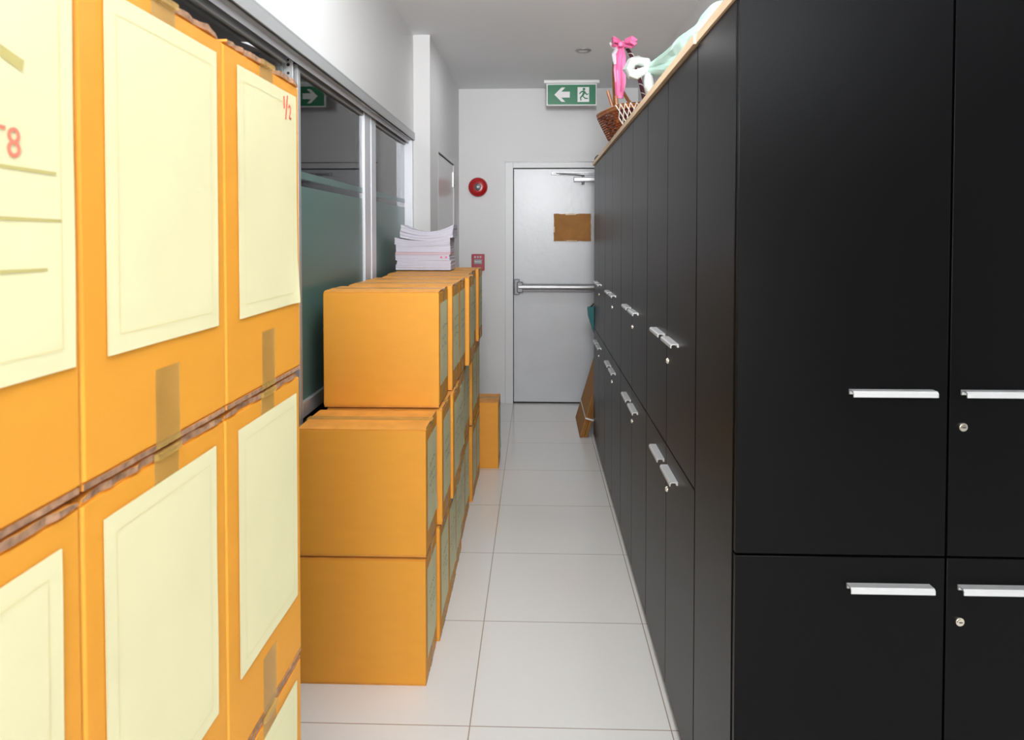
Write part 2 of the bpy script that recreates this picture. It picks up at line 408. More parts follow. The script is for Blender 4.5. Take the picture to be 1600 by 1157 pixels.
# ---------------------------------------------------------------- fire bell, call point, exit sign, downlight
t = thing('fire_alarm_bell', 'round red fire alarm bell high on the far wall', 'alarm bell', (-0.504, YF - 0.001, 1.88))
MB('red').lathe([(0.040, 0), (0.082, 0.004), (0.084, 0.012), (0.080, 0.030), (0.062, 0.046), (0.048, 0.050), (0.046, 0.047), (0.030, 0.050)], ROTX(PI / 2), 40).build('gong', t)
MB('steel_dark').lathe([(0.030, 0.048), (0.029, 0.054), (0.020, 0.058), (0.006, 0.060)], ROTX(PI / 2), 28).build('hub', t)
MB('white').lathe([(0.008, 0.059), (0.007, 0.064), (0.003, 0.066)], ROTX(PI / 2), 16).build('centre_nut', t)

t = thing('fire_call_point', 'small square red break-glass call point on the far wall by the fire door', 'call point', (-0.503, YF - 0.001, 1.16))
MB('red_box').box(-0.055, 0.055, -0.04, 0, 0, 0.142, 0, 0.006).build('case', t)
m = MB('steel_dark', 'white'); m.box(-0.034, 0.034, -0.043, -0.040, 0.055, 0.098, 0, 0.001); m.box(-0.026, 0.026, -0.0445, -0.043, 0.074, 0.078, 1); m.build('break_glass', t)
m = MB('pink_sheet')
for k in (-0.025, 0.0, 0.022): m.box(k - 0.007, k + 0.007, -0.0415, -0.040, 0.108, 0.126)
m.build('raised_marks', t)

t = thing('exit_sign', 'green and white exit sign with arrow and running figure under the ceiling', 'sign', (0.286, 6.05, CH - 0.001))
sw = 0.205
MB('white').box(-sw - 0.02, sw + 0.02, -0.03, 0.03, -0.025, 0, 0, 0.003).build('ceiling_mount', t)
MB('white').box(-sw, sw, -0.014, 0.014, -0.205, -0.025, 0, 0.003).build('sign_frame', t)
m = MB('green', 'white')
gz0, gz1 = -0.196, -0.036
m.box(-sw + 0.010, sw - 0.010, -0.0155, -0.014, gz0, gz1, 0)
cz = (gz0 + gz1) / 2
yy0, yy1 = -0.0165, -0.0155
ar = [(-0.140, 0), (-0.082, 0.058), (-0.052, 0.058), (-0.084, 0.024), (-0.015, 0.024), (-0.015, -0.024), (-0.084, -0.024), (-0.052, -0.058), (-0.082, -0.058)]
m.prism([(a, cz + b) for a, b in ar], 'y', yy0, yy1, 1)
m.box(0.048, 0.142, yy0, yy1, cz - 0.060, cz + 0.060, 1)
# running figure, green on the white doorway
y2, y3 = -0.0172, -0.0165
m.lathe([(0.011, 0), (0.011, 0.0007)], T(0.100, y3, cz + 0.044) @ ROTX(PI / 2), 20, 0)
for pts in ([(0.098, 0.034), (0.113, 0.022), (0.098, -0.012), (0.082, -0.006)],
            [(0.098, 0.034), (0.074, 0.026), (0.060, 0.006), (0.066, 0.002), (0.080, 0.016), (0.094, 0.020)],
            [(0.108, 0.026), (0.124, 0.004), (0.136, 0.010), (0.138, 0.003), (0.122, -0.006), (0.104, 0.010)],
            [(0.084, -0.002), (0.066, -0.024), (0.072, -0.050), (0.080, -0.048), (0.078, -0.026), (0.096, -0.010)],
            [(0.092, -0.012), (0.112, -0.026), (0.132, -0.028), (0.132, -0.036), (0.108, -0.036), (0.086, -0.016)]):
    m.prism([(a, cz + b) for a, b in pts], 'y', y2, y3, 0)
m.build('sign_face', t)

t = thing('downlight', 'small round recessed downlight in the far ceiling', 'ceiling light', (0.318, 5.06, CH - 0.0005))
MB('chrome').lathe([(0.055, 0), (0.055, -0.004), (0.045, -0.010), (0.040, -0.010), (0.036, -0.003)], Matrix(), 32).build('ring', t)
MB('white').lathe([(0.036, -0.002), (0.034, -0.0055), (0.01, -0.007)], Matrix(), 24).build('lens', t)

# ---------------------------------------------------------------- cartons
BL, BD, BH = 0.42, 0.262, 0.425       # along X, along Y, height
def carton_body(seed):
    random.seed(seed)
    m = MB('carton')
    t = bmesh.new(); bmesh.ops.create_cube(t, size=1)
    for v in t.verts: v.co = Vector((v.co.x * BL, v.co.y * BD, 0.005 + (v.co.z + 0.5) * (BH - 0.015)))
    bmesh.ops.bevel(t, geom=[e for e in t.edges if abs(e.verts[0].co.z - e.verts[1].co.z) > 0.1], offset=0.004, segments=3, affect='EDGES', profile=0.5)
    bmesh.ops.bevel(t, geom=[e for e in t.edges if abs(e.verts[0].co.z - e.verts[1].co.z) < 0.01 and e.is_manifold and len({round(f.normal.z) for f in e.link_faces}) > 1], offset=0.0025, segments=2, affect='EDGES')
    t.normal_update()
    m._add(t, 0, None, lambda f: max(abs(f.normal.x), abs(f.normal.y), abs(f.normal.z)) < 0.999)
    return m.mesh('carton_body')
def flap_mesh(side, top, seed, rag):
    """one long flap; its cut end towards the corridor is raw and slightly torn"""
    random.seed(seed)
    m = MB('flap', 'raw'); nx, ny = 14, 10
    bm = m.bm
    z0 = BH - 0.0095 if top else 0.0; th = 0.0052
    y_out, y_in = side * (BD / 2 - 0.002), side * 0.0012
    jag = [random.uniform(-rag, rag) for _ in range(ny + 1)]; lift = [random.uniform(0, rag) for _ in range(ny + 1)]
    for i in range(1, ny): jag[i] = jag[i] * 0.6 + jag[i - 1] * 0.4
    L = []
    for layer in (0, 1):
        g = []
        for i in range(nx + 1):
            row = []
            for j in range(ny + 1):
                u, v = i / nx, j / ny
                x = -BL / 2 + 0.003 + u * (BL - 0.006)
                y = y_out + (y_in - y_out) * v
                z = z0 + layer * th
                if top and layer: z += -0.0022 * (1 - math.sin(PI * min(v, 0.5) / 1.0 * 1)) * 0 + (-0.0032 if j == 0 else -0.001 if j == 1 else 0)
                if i == nx: x += jag[j] + 0.0025; z += (lift[j] if layer and top else 0) * 0.4 - (0 if layer else 0.0)
                row.append(bm.verts.new((x, y, z)))
            g.append(row)
        L.append(g)
    def q(a, b, c, d, mi):
        f = bm.faces.new((a, b, c, d)); f.material_index = mi; f.smooth = mi == 0
    for i in range(nx):
        for j in range(ny):
            q(L[1][i][j], L[1][i + 1][j], L[1][i + 1][j + 1], L[1][i][j + 1], 0)
            q(L[0][i][j], L[0][i][j + 1], L[0][i + 1][j + 1], L[0][i + 1][j], 0)
        q(L[0][i][0], L[0][i + 1][0], L[1][i + 1][0], L[1][i][0], 0)
        q(L[0][i][ny], L[1][i][ny], L[1][i + 1][ny], L[0][i + 1][ny], 1)
    for j in range(ny):
        q(L[0][nx][j], L[0][nx][j + 1], L[1][nx][j + 1], L[1][nx][j], 1)
        q(L[0][0][j], L[1][0][j], L[1][0][j + 1], L[0][0][j + 1], 1)
    bmesh.ops.recalc_face_normals(bm, faces=list(bm.faces))
    return m.mesh('flap')
def tape_mesh(top):
    m = MB('tape'); h = 0.0225; e = 0.0006
    zt = BH - 0.004 if top else 0.001
    if top: m.box(-BL / 2 - 0.004, BL / 2 + 0.0045, -h, h, zt, zt + e)
    else: m.box(-BL / 2 - 0.0009, BL / 2 + 0.0009, -h, h, 0.0006, 0.0012)
    for s in (-1, 1):
        x = s * (BL / 2 + 0.0003)
        lo, hi = (BH - 0.062, zt + e) if top else (0.001, 0.078)
        m.box(min(x, x + s * e), max(x, x + s * e), -h, h, lo, hi - 0.003)
        if top: m.box(min(x, x + s * 0.0042), max(x, x + s * 0.0042), -h, h, hi - 0.006, hi)
    return m.mesh('packing_tape')

def font_mesh(text, size, mtx, mk, ex=0.0002):
    c = bpy.data.curves.new('lettering', 'FONT'); c.body = text; c.size = size; c.extrude = ex
    c.align_x = 'CENTER'; c.align_y = 'CENTER'; c.resolution_u = 3
    o = bpy.data.objects.new('tmp', c); COL.objects.link(o)
    dg = bpy.context.evaluated_depsgraph_get(); dg.update()
    me = bpy.data.meshes.new_from_object(o.evaluated_get(dg)); me.transform(mtx)
    bpy.data.objects.remove(o); me.materials.clear(); me.materials.append(M[mk]); return me

LW, LH = 0.208, 0.298
def label_mesh(style, seed):
    """sheet on the +X face: local y across, z up from the sheet's lower edge"""
    random.seed(seed)
    m = MB('paper', 'print', 'ink', 'rule'); bm = m.bm
    ny, nz = 10, 14; g = []
    for i in range(ny + 1):
        row = []
        for j in range(nz + 1):
            y = -LW / 2 + LW * i / ny; z = LH * j / nz
            x = 0.0018 + 0.0007 * (0.5 + 0.5 * math.sin(y * 43 + seed) * math.sin(z * 31 + seed * 2))
            if i == ny and j < 3 and seed % 3 == 0: x += 0.004 * (3 - j) / 3
            row.append(bm.verts.new((x, y, z)))
        g.append(row)
    for i in range(ny):
        for j in range(nz):
            f = bm.faces.new((g[i][j], g[i + 1][j], g[i + 1][j + 1], g[i][j + 1])); f.smooth = True
    # solid back so that the sheet has thickness
    m.box(0.0012, 0.0016, -LW / 2, LW / 2, 0, LH, 0)
    def bar(y0, z0, y1, z1, wd, mi):
        d = Vector((0, y1 - y0, z1 - z0)); n = Vector((0, -d.z, d.y)).normalized() * wd / 2
        x = 0.0027; a = Vector((x, y0, z0)); b = Vector((x, y1, z1))
        vs_ = [bm.verts.new(p) for p in (a + n, b + n, b - n, a - n)]
        f = bm.faces.new(vs_); f.material_index = mi
        f.normal_update()
        if f.normal.x < 0: f.normal_flip()
    e = 0.016
    if style in ('border', 'ruled', 'script'):
        wd = 0.0007
        bar(-LW / 2 + e, e, LW / 2 - e, e, wd, 1); bar(-LW / 2 + e, LH - e, LW / 2 - e, LH - e, wd, 1)
        bar(-LW / 2 + e, e, -LW / 2 + e, LH - e, wd, 1); bar(LW / 2 - e, e, LW / 2 - e, LH - e, wd, 1)
    if style == 'ruled':      # the sheet at the left edge of the photo
        for z, yend in ((0.144, 0.083), (0.110, 0.088), (0.075, 0.072)):
            bar(-LW / 2 + 0.03, z + 0.0015, yend, z, 0.0022, 3)
        bar(-0.02, 0.232, 0.050, 0.214, 0.008, 3)
    if style == 'script':
        for k, z in enumerate((0.205, 0.165, 0.135, 0.095)):
            y = -0.070 + random.uniform(0, 0.02); end = 0.06 - 0.03 * (k == 3) + random.uniform(-0.02, 0.02)
            if k == 3: y, end = -0.012, 0.012
            py, pz = y, z
            while y < end:
                y += random.uniform(0.003, 0.007); nz_ = z + random.uniform(-0.008, 0.009)
                if random.random() > 0.15: bar(py, pz, y, nz_, 0.0018, 2)
                py, pz = y, nz_
    return m.mesh('paper_label')

CACHE = {}
def cached(key, fn):
    if key not in CACHE: CACHE[key] = fn()
    return CACHE[key]
nbox = 0
def carton(xr, y0, z0, label, group=None, sheet='script', lz=0.100, ly=0.0, rag=0.0015, rz=0.0, dz=0.0, face='+x'):
    """carton whose corridor face is at x=xr and whose near face is at y0"""
    global nbox
    v = nbox % 3; nbox += 1
    t = thing('cardboard_carton', label, 'cardboard box', (xr - BL / 2, y0 + BD / 2, z0), rz, group)
    link('carton_body', cached(('body', 0), lambda: carton_body(1)), t)
    for s in (-1, 1):
        link('top_flap', cached(('tf', s, v, rag), lambda: flap_mesh(s, True, 10 + v * 3 + s, rag)), t)
        link('bottom_flap', cached(('bf', s, v), lambda: flap_mesh(s, False, 30 + v * 3 + s, 0.001)), t)
    tp = link('packing_tape', cached(('tape', 1), lambda: tape_mesh(True)), t)
    link('packing_tape', cached(('tape', 0), lambda: tape_mesh(False)), t)
    if sheet:
        l = link('paper_label', cached(('label', sheet, v), lambda: label_mesh(sheet, v + 1)), t)
        l.location = (BL / 2, ly, lz); l.rotation_euler = (random.uniform(-0.006, 0.006), 0, 0)
        return t, l
    return t, None

# near stack, three columns wide and four high, close to the camera on the left
NX = -0.350
cols = [0.290, 0.553, 0.816]
rown = ['at the floor', 'second from the floor', 'third from the floor', 'topmost']
coln = ['in the column nearest the camera', 'in the middle column', 'in the column farthest from the camera']
for c, y0 in enumerate(cols):
    for r in range(4):
        z0 = r * BH
        if r == 3:
            lb = ['orange carton at the top left corner with red lettering and ruled lines on its paper',
                  'orange carton atop the near stack bearing a large blank cream paper',
                  'orange carton atop the near stack with red 1/2 written on its paper'][c]
            t, l = carton(NX, y0, z0, lb, 'cartons of the tall near stack', ['ruled', 'border', 'border'][c],
                          0.100, [0.0, 0.006, 0.010][c], rag=0.005)
            if c == 0:
                l.location.y = 0.0145 + 0.004
                link('red_lettering', font_mesh('T8', 0.0290, Matrix.Translation((0.0028, 0.031, 0.160)) @ ROTZ(PI / 2) @ ROTX(PI / 2), 'red_ink_pale'), l)
            if c == 2:
                k = MB('red_ink')
                for pts in ([(0.056, 0.283), (0.0565, 0.266)], [(0.070, 0.286), (0.062, 0.252)],
                            [(0.074, 0.270), (0.078, 0.274), (0.082, 0.270), (0.081, 0.264), (0.077, 0.256), (0.084, 0.256)]):
                    k.tube([(0.0026, a - 0.004, b + 0.007) for a, b in pts], 0.0007, 6)
                k.lathe([(0.0018, 0), (0.0014, 0.0006)], T(0.0024, 0.078, 0.263) @ ROTY(PI / 2), 12)
                k.build('red_lettering', l)
        elif r == 2:
            lb = ['orange carton at the lower left corner beneath the red-lettered one',
                  'orange carton in the middle column, its cream paper below the blank one',
                  'orange carton beside the gap, directly beneath the one marked 1/2'][c]
            carton(NX - 0.002, y0, z0, lb, 'cartons of the tall near stack', 'border', 0.095, [0.0, 0.0, 0.006][c], rag=0.004)
        else:
            carton(NX - 0.003, y0, z0, 'orange carton low in the tall near stack, hardly in the picture',
                   'low cartons of the near stack', 'border', 0.097, 0.0)

# long stack farther down the corridor: (start y, corridor face x, label)
top = [(2.62, -0.348, 'orange carton with the largest clear front, top row, nearest end of the far stack'),
       (2.920, -0.335, 'orange carton in the top row just behind the front one'),
       (3.187, -0.335, 'orange carton in the top row between the second one and the one jutting out'),
       (3.472, -0.317, 'orange carton in the top row jutting out a little into the corridor'),
       (3.738, -0.345, 'orange carton in the top row carrying the front half of the paper pile'),
       (4.003, -0.352, 'orange carton in the top row under the rear half of the paper pile'),
       (4.270, -0.335, 'orange carton in the top row behind the paper pile, below the call point')]
mid = [(2.349, -0.356, 'orange carton with open top view, middle row, front of the far stack'),
       (2.62, -0.338, 'orange carton in the middle row right under the front top one'),
       (2.883, -0.328, 'orange carton in the middle row with a narrow front edge showing'),
       (3.148, -0.338, 'orange carton in the middle row under the jutting top carton, nearer half'),
       (3.412, -0.356, 'orange carton in the middle row set back behind its neighbours'),
       (3.677, -0.360, 'orange carton in the middle row just before the step in the row'),
       (4.0, -0.350, 'orange carton in the middle row after the step, second from the far end'),
       (4.264, -0.350, 'orange carton in the middle row at the far end of the stack')]
low = [(2.349, -0.358, 'orange carton on the floor at the front of the far stack'),
       (2.613, -0.347, 'orange carton on the floor, second in the bottom row'),
       (2.878, -0.347, 'orange carton on the floor, third in the bottom row'),
       (3.143, -0.350, 'orange carton on the floor, fourth in the bottom row'),
       (3.407, -0.360, 'orange carton on the floor, fifth in the bottom row'),
       (3.672, -0.362, 'orange carton on the floor just before the step in the bottom row'),
       (4.0, -0.350, 'orange carton on the floor after the step, second from the far end'),
       (4.264, -0.350, 'orange carton on the floor at the far end of the stack')]
for row, z0 in ((low, 0), (mid, BH), (top, 2 * BH)):
    for i, (y0, xr, lb) in enumerate(row):
        carton(xr, y0, z0, lb, 'cartons of the long far stack', 'script', 0.075, random.uniform(-0.006, 0.006))
# the single carton standing past the stack
carton(-0.237, 4.58, 0, 'single orange carton standing on the floor past the far end of the stack', None, 'script', 0.07)

# ---------------------------------------------------------------- pile of papers
PXc, PYc = -0.622, 4.14
zz = 3 * BH + 0.002
def sheaf(th, wx, wy, sag, mk, tilt, jag, seed):
    random.seed(seed)
    m = MB(mk); bm = m.bm; nx, nl = 12, max(3, int(th / 0.004))
    rings = []
    for k in range(nl + 1):
        z = th * k / nl; r = []
        ox, oy = random.uniform(-jag, jag), random.uniform(-jag, jag)
        def zf(u): return z + sag * (2 * u - 1) ** 2 * (k / nl) + tilt * (2 * u - 1) * 0.5 * (k / nl)
        for i in range(nx + 1): u = i / nx; r.append((-wx / 2 + wx * u + ox, -wy / 2 + oy, zf(u)))
        for i in range(nx + 1): u = 1 - i / nx; r.append((-wx / 2 + wx * u + ox, wy / 2 + oy, zf(u)))
        rings.append([bm.verts.new(p) for p in r])
    n = len(rings[0])
    for k in range(nl):
        for i in range(n): bm.faces.new((rings[k][i], rings[k][(i + 1) % n], rings[k + 1][(i + 1) % n], rings[k + 1][i]))
    for rg, rev in ((rings[0], True), (rings[-1], False)):
        h = nx + 1
        for i in range(nx):
            f = (rg[i], rg[i + 1], rg[n - 2 - i], rg[n - 1 - i]); bm.faces.new(f[::-1] if rev else f)
    bmesh.ops.recalc_face_normals(bm, faces=list(bm.faces))
    return m
sheaves = [(0.030, 0.305, 0.215, 0.000, 'sheet', 0, 'white sheaf of papers lying directly on the carton, bottom of the pile'),
           (0.022, 0.298, 0.212, 0.000, 'sheet', 0, 'white sheaf of papers just above the bottom one of the pile'),
           (0.030, 0.300, 0.212, 0.000, 'sheet', 0, 'white sheaf of papers marked by two pink dots in the pile'),
           (0.014, 0.304, 0.210, 0.002, 'pink_sheet', 0, 'thin sheaf with pinkish edges midway up the pile of papers'),
           (0.034, 0.300, 0.212, 0.006, 'sheet', 0, 'thick white sheaf of papers above the pink-edged one'),
           (0.028, 0.306, 0.212, 0.010, 'sheet', 0, 'white sheaf whose left corner curls up, below the upper bundle'),
           (0.026, 0.292, 0.212, 0.010, 'sheet', 0, 'white sheaf shifted to the right near the top of the pile'),
           (0.022, 0.290, 0.212, 0.012, 'sheet', 0, 'white sheaf curling at both ends, topmost on the pile of papers')]
prev = 0.0; off = [0, 0.002, -0.004, -0.005, -0.003, -0.006, 0.018, 0.020]
for i, (th, wx, wy, sag, mk, tl, lb) in enumerate(sheaves):
    m = sheaf(th, wx, wy, max(sag - prev * 0, 0), mk, tl, 0.0016, 50 + i)
    # the lower face follows the sheaf beneath
    for v in m.bm.verts:
        u = (v.co.x / wx) * 2
        v.co.z += prev * u * u
    o = m.build('paper_sheaf'); o.location = (PXc + off[i], PYc, zz); o.rotation_euler = (0, 0, random.uniform(-0.02, 0.02))
    tag(o, lb, 'papers', 'sheaves of papers piled on the far stack')
    if i == 2:
        d = MB('pink_dot')
        for px in (0.105, 0.132): d.lathe([(0.006, 0), (0.0055, 0.0015)], T(px, -wy / 2 - 0.0005, 0.017) @ ROTX(PI / 2), 12)
        d.build('pink_dot', o)
    zz += th + 0.0006; prev += max(sag, 0)

# ---------------------------------------------------------------- black cabinets
def handle_mesh(wd):
    """aluminium pull, along local x, projecting to -y; origin at its left end"""
    m = MB('alu')
    prof = [(0, 0.0), (-0.020, 0.0), (-0.024, -0.004), (-0.024, -0.012), (-0.021, -0.012), (-0.021, -0.006), (-0.018, -0.003), (-0.006, -0.003), (-0.004, -0.010), (0, -0.010)]
    m.prism(prof, 'x', 0, wd, 0, 0)
    return m.mesh('handle')
def lock_mesh():
    m = MB('nickel', 'black')
    m.lathe([(0.0095, 0), (0.0095, 0.003), (0.0085, 0.005), (0.0065, 0.005), (0.0060, 0.007), (0.003, 0.0072)], ROTX(PI / 2), 28, 0)
    m.box(-0.0035, 0.0035, -0.0079, -0.0071, -0.0009, 0.0009, 1)
    return m.mesh('lock')
def cabinet(loc, rz, W, D, label, group=None, H=1.958):
    """local: x along the front, front face of the doors at y=0, body behind (+y)"""
    t = thing('storage_cabinet', label, 'cabinet', loc, rz, group)
    th = 0.018
    b = MB('laminate', 'gap')
    b.box(0.0, th, th + 0.002, D, 0.0, H, 0, 0.0008); b.box(W - th, W, th + 0.002, D, 0.0, H, 0, 0.0008)
    b.box(th, W - th, th + 0.002, D, H - th, H, 0); b.box(th, W - th, D - 0.01, D, 0.0, H - th, 0)
    b.box(th, W - th, th + 0.012, th + 0.02, 0.0, H - th, 1)  # near-black sheet painting the shade in the door seams
    b.box(th, W - th, th + 0.02, D, 0.80, 0.818, 0)
    b.build('cabinet_body', t)
    g = 0.0023; hw = 0.168
    for s in (0, 1):
        x0, x1 = (g, W / 2 - g) if s == 0 else (W / 2 + g, W - g)
        for nm, z0, z1, hz, kz in (('upper_door', 0.812 + g, H - 0.004, 1.158, 1.082), ('lower_door', 0.045, 0.812 - g, 0.756, 0.680)):
            d = MB('laminate', 'laminate_edge').box(x0, x1, 0, th, z0, z1, 0, 0.0012).build(nm, t)
            h = link('handle', cached('handle', lambda: handle_mesh(0.168)), d)
            h.location = ((x1 - 0.030 - hw) if s == 0 else (x0 + 0.022), 0, hz)
            h['label'] = 'slim aluminium pull handle'
            if s == 1:
                k = link('lock', cached('lock', lock_mesh), d); k.location = (x0 + 0.026, 0, kz)
                k['label'] = 'round nickel key lock'
    return t
XR = 0.41
cabinet((XR, 1.52, 0), 0, 0.86, 0.375, 'tall black two-door-wide cabinet facing the camera at the right', None)
names = ['tall black cabinet nearest in the row along the corridor, behind the one facing the camera',
         'tall black cabinet second nearest in the row along the corridor',
         'tall black cabinet in the corridor row under the wicker basket, third along',
         'tall black cabinet at the far end of the corridor row beside the fire door']
for i in range(4):
    cabinet((XR, 1.90 + 0.835 * (i + 1) - 0.001, 0), -PI / 2, 0.833, 0.43, names[i], 'tall black cabinets along the corridor')
# boards on the cabinet tops
t = MB('birch').box(-0.006, 0.862, 0.0, 0.372, 0, 0.024, 0, 0.001).build('top_board'); t.location = (XR, 1.522, 1.958)
tag(t, 'pale birch board on top of the cabinet facing the camera', 'board')
t = MB('birch').box(-0.012, 0.428, 0.0, 3.345, 0, 0.024, 0, 0.001).build('top_board'); t.location = (XR, 1.897, 1.958)
tag(t, 'long pale birch board on top of the corridor cabinet row', 'board')
ZT = 1.983

# ---------------------------------------------------------------- wicker basket with ribbon and netting
bx, by = 0.545, 3.93
bk = thing('wicker_basket', 'brown wicker basket with arched handle and pink bow on the cabinet row', 'basket', (bx, by, ZT), math.radians(14))
RA, RB, BHt = 0.17, 0.23, 0.125     # base half sizes, x and y
def ring_pt(a, k):                   # superellipse, flaring upwards
    c, s = math.cos(a), math.sin(a); e = 0.55
    fx = (abs(c) ** e) * (1 if c >= 0 else -1); fy = (abs(s) ** e) * (1 if s >= 0 else -1)
    return fx * (RA * 0.78 + k * 0.050), fy * (RB * 0.85 + k * 0.050)
m = MB('wicker')
NST = 44; rows = 11
for j in range(rows):
    k = j / (rows - 1); pts = []
    for i in range(NST * 2 + 1):
        a = PI * i / NST; x, y = ring_pt(a, k)
        o = 0.0045 * math.cos(PI * (i + j)) ; n = Vector((x, y)).normalized()
        pts.append((x + n.x * o, y + n.y * o, 0.006 + k * (BHt - 0.012)))
    m.tube(pts, 0.0058, 6)
m.build('woven_side', bk)
m = MB('wicker')
for i in range(NST):
    a = 2 * PI * i / NST; x0, y0 = ring_pt(a, 0); x1, y1 = ring_pt(a, 1)
    m.tube([(x0, y0, 0.003), (x1, y1, BHt)], 0.003, 5)
m.build('stake', bk)['kind'] = 'stuff'
m = MB('wicker')
m.prism([ring_pt(2 * PI * i / 48, 0) for i in range(48)], 'z', 0.0, 0.010); m.build('base', bk)
m = MB('cane')
for dz_, off_ in ((0.0, 0.004), (0.010, -0.004), (0.012, 0.008)):
    pts = []
    for i in range(73):
        a = 2 * PI * i / 72; x, y = ring_pt(a, 1); n = Vector((x, y)).normalized()
        pts.append((x + n.x * off_, y + n.y * off_, BHt + dz_))
    m.tube(pts, 0.0075, 8)
m.build('rim', bk)
# handle: an arch from the near side to the far side
iv = bk.matrix_basis.inverted() if False else (T(bx, by, ZT) @ ROTZ(math.radians(14))).inverted()
def W2(px, py, d):                   # point of the place seen at (px,py) at depth d, in basket coordinates
    return iv @ Vector(((px - 838) * d / F, d, CAMZ - (py - 366) * d / F))
apex = W2(968, 70, 3.93); nearp = W2(1007, 158, 3.72); farp = W2(962, 178, 4.12)
def bez(a, b, c, d, n=20):
    a, b, c, d = map(Vector, (a, b, c, d)); R = []
    for i in range(n + 1):
        t_ = i / n; R.append(a * (1 - t_) ** 3 + b * 3 * t_ * (1 - t_) ** 2 + c * 3 * t_ * t_ * (1 - t_) + d * t_ ** 3)
    return R
c1 = bez(nearp + Vector((0, 0, -0.05)), nearp + Vector((-0.02, 0, 0.08)), apex + Vector((0.05, -0.03, -0.03)), apex)
c2 = bez(apex, apex + Vector((-0.04, 0.03, 0.0)), farp + Vector((-0.02, 0, 0.14)), farp + Vector((0, 0, -0.05)))
hd = MB('maroon').tube(c1, 0.0105, 10).build('handle', bk)
m = MB('net')
hp = []
for i in range(1, 20):
    p = c1[i]; q = c1[i + 1] if i < 20 else c1[i]; d = (q - p); dn = d.normalized(); u = dn.cross(Vector((0, 1, 0))).normalized(); v = u.cross(dn)
    for k in range(8):
        a_ = PI * (i + k / 8)
        hp.append(p + d * (k / 8) + (u * math.cos(a_) + v * math.sin(a_)) * 0.0115)
m.tube(hp, 0.0020, 5)
m.build('twine', hd)
MB('cane').tube(c2, 0.010, 10).build('handle', bk)
m = MB('cane'); m.tube([W2(961, 152, 3.80), W2(963, 172, 3.80), W2(965, 192, 3.80)], 0.0095, 8); m.build('cane_brace', bk)
m = MB('cane'); m.tube([W2(972, 146, 3.90), W2(979, 158, 3.90), W2(990, 172, 3.90)], 0.0085, 8); m.build('cane_brace', bk)
m = MB('cane')
m.tube([W2(948, 144, 3.98), W2(953, 160, 3.98), W2(961, 186, 3.98)], 0.0095, 8)
m.build('cane_brace', bk)
# ribbon
def ribbon(m, pts, ws, th=0.004, mi=0, dirv=Vector((1, 0, 0))):
    bm = m.bm; R = []
    pts = [Vector(p) for p in pts]
    for i, p in enumerate(pts):
        d = (pts[min(i + 1, len(pts) - 1)] - pts[max(i - 1, 0)]).normalized()
        s = (dirv - d * dirv.dot(d)).normalized(); n = d.cross(s).normalized() * th
        w_ = ws[i]; row = []
        for k in range(9):
            u = k / 8 * 2 - 1; row.append(bm.verts.new(p + s * u * w_ + n * (1 + 1.6 * math.sin(u * 7 + i * 0.5))))
        for k in range(8, -1, -1):
            u = k / 8 * 2 - 1; row.append(bm.verts.new(p + s * u * w_ - n * (1 - 1.6 * math.sin(u * 7 + i * 0.5))))
        R.append(row)
    N = len(R[0])
    for i in range(len(R) - 1):
        for k in range(N):
            f = bm.faces.new((R[i][k], R[i][(k + 1) % N], R[i + 1][(k + 1) % N], R[i + 1][k])); f.smooth = True; f.material_index = mi
    bm.faces.new(R[0][::-1]); bm.faces.new(R[-1])
rb = MB('pink'); D0 = 3.80
ribbon(rb, [W2(967, 76, D0), W2(967, 92, D0), W2(966, 112, D0), W2(967, 132, D0), W2(966, 146, D0), W2(966, 156, D0)], [0.016, 0.028, 0.031, 0.029, 0.024, 0.020])
ribbon(rb, [W2(968, 76, D0), W2(962, 73, D0), W2(956, 70, D0 - 0.03), W2(957, 66, D0 - 0.06), W2(963, 68, D0 - 0.04), W2(969, 72, D0)], [0.010, 0.018, 0.020, 0.018, 0.012, 0.008], dirv=Vector((0.2, 0.3, 1)))
ribbon(rb, [W2(970, 74, D0), W2(978, 72, D0), W2(988, 73, D0 - 0.02), W2(991, 69, D0 - 0.05), W2(984, 65, D0 - 0.06), W2(975, 68, D0 - 0.03)], [0.010, 0.020, 0.022, 0.022, 0.018, 0.010], dirv=Vector((0.2, 0.3, 1)))
rb.lathe([(0.004, -0.014), (0.013, -0.010), (0.015, 0), (0.012, 0.010), (0.004, 0.013)], Matrix.Translation(W2(968, 73, D0 - 0.04)), 14)
rb.build('pink_bow', bk)
wr = MB('white_ribbon')
ribbon(wr, [W2(962, 80, D0), W2(956, 76, D0), W2(952, 70, D0)], [0.006, 0.008, 0.007])
ribbon(wr, [W2(962, 80, D0 - 0.02), W2(957, 88, D0 - 0.02), W2(958, 98, D0 - 0.02), W2(959, 104, D0 - 0.02)], [0.006, 0.009, 0.007, 0.005])
wr.build('white_ribbon', bk)
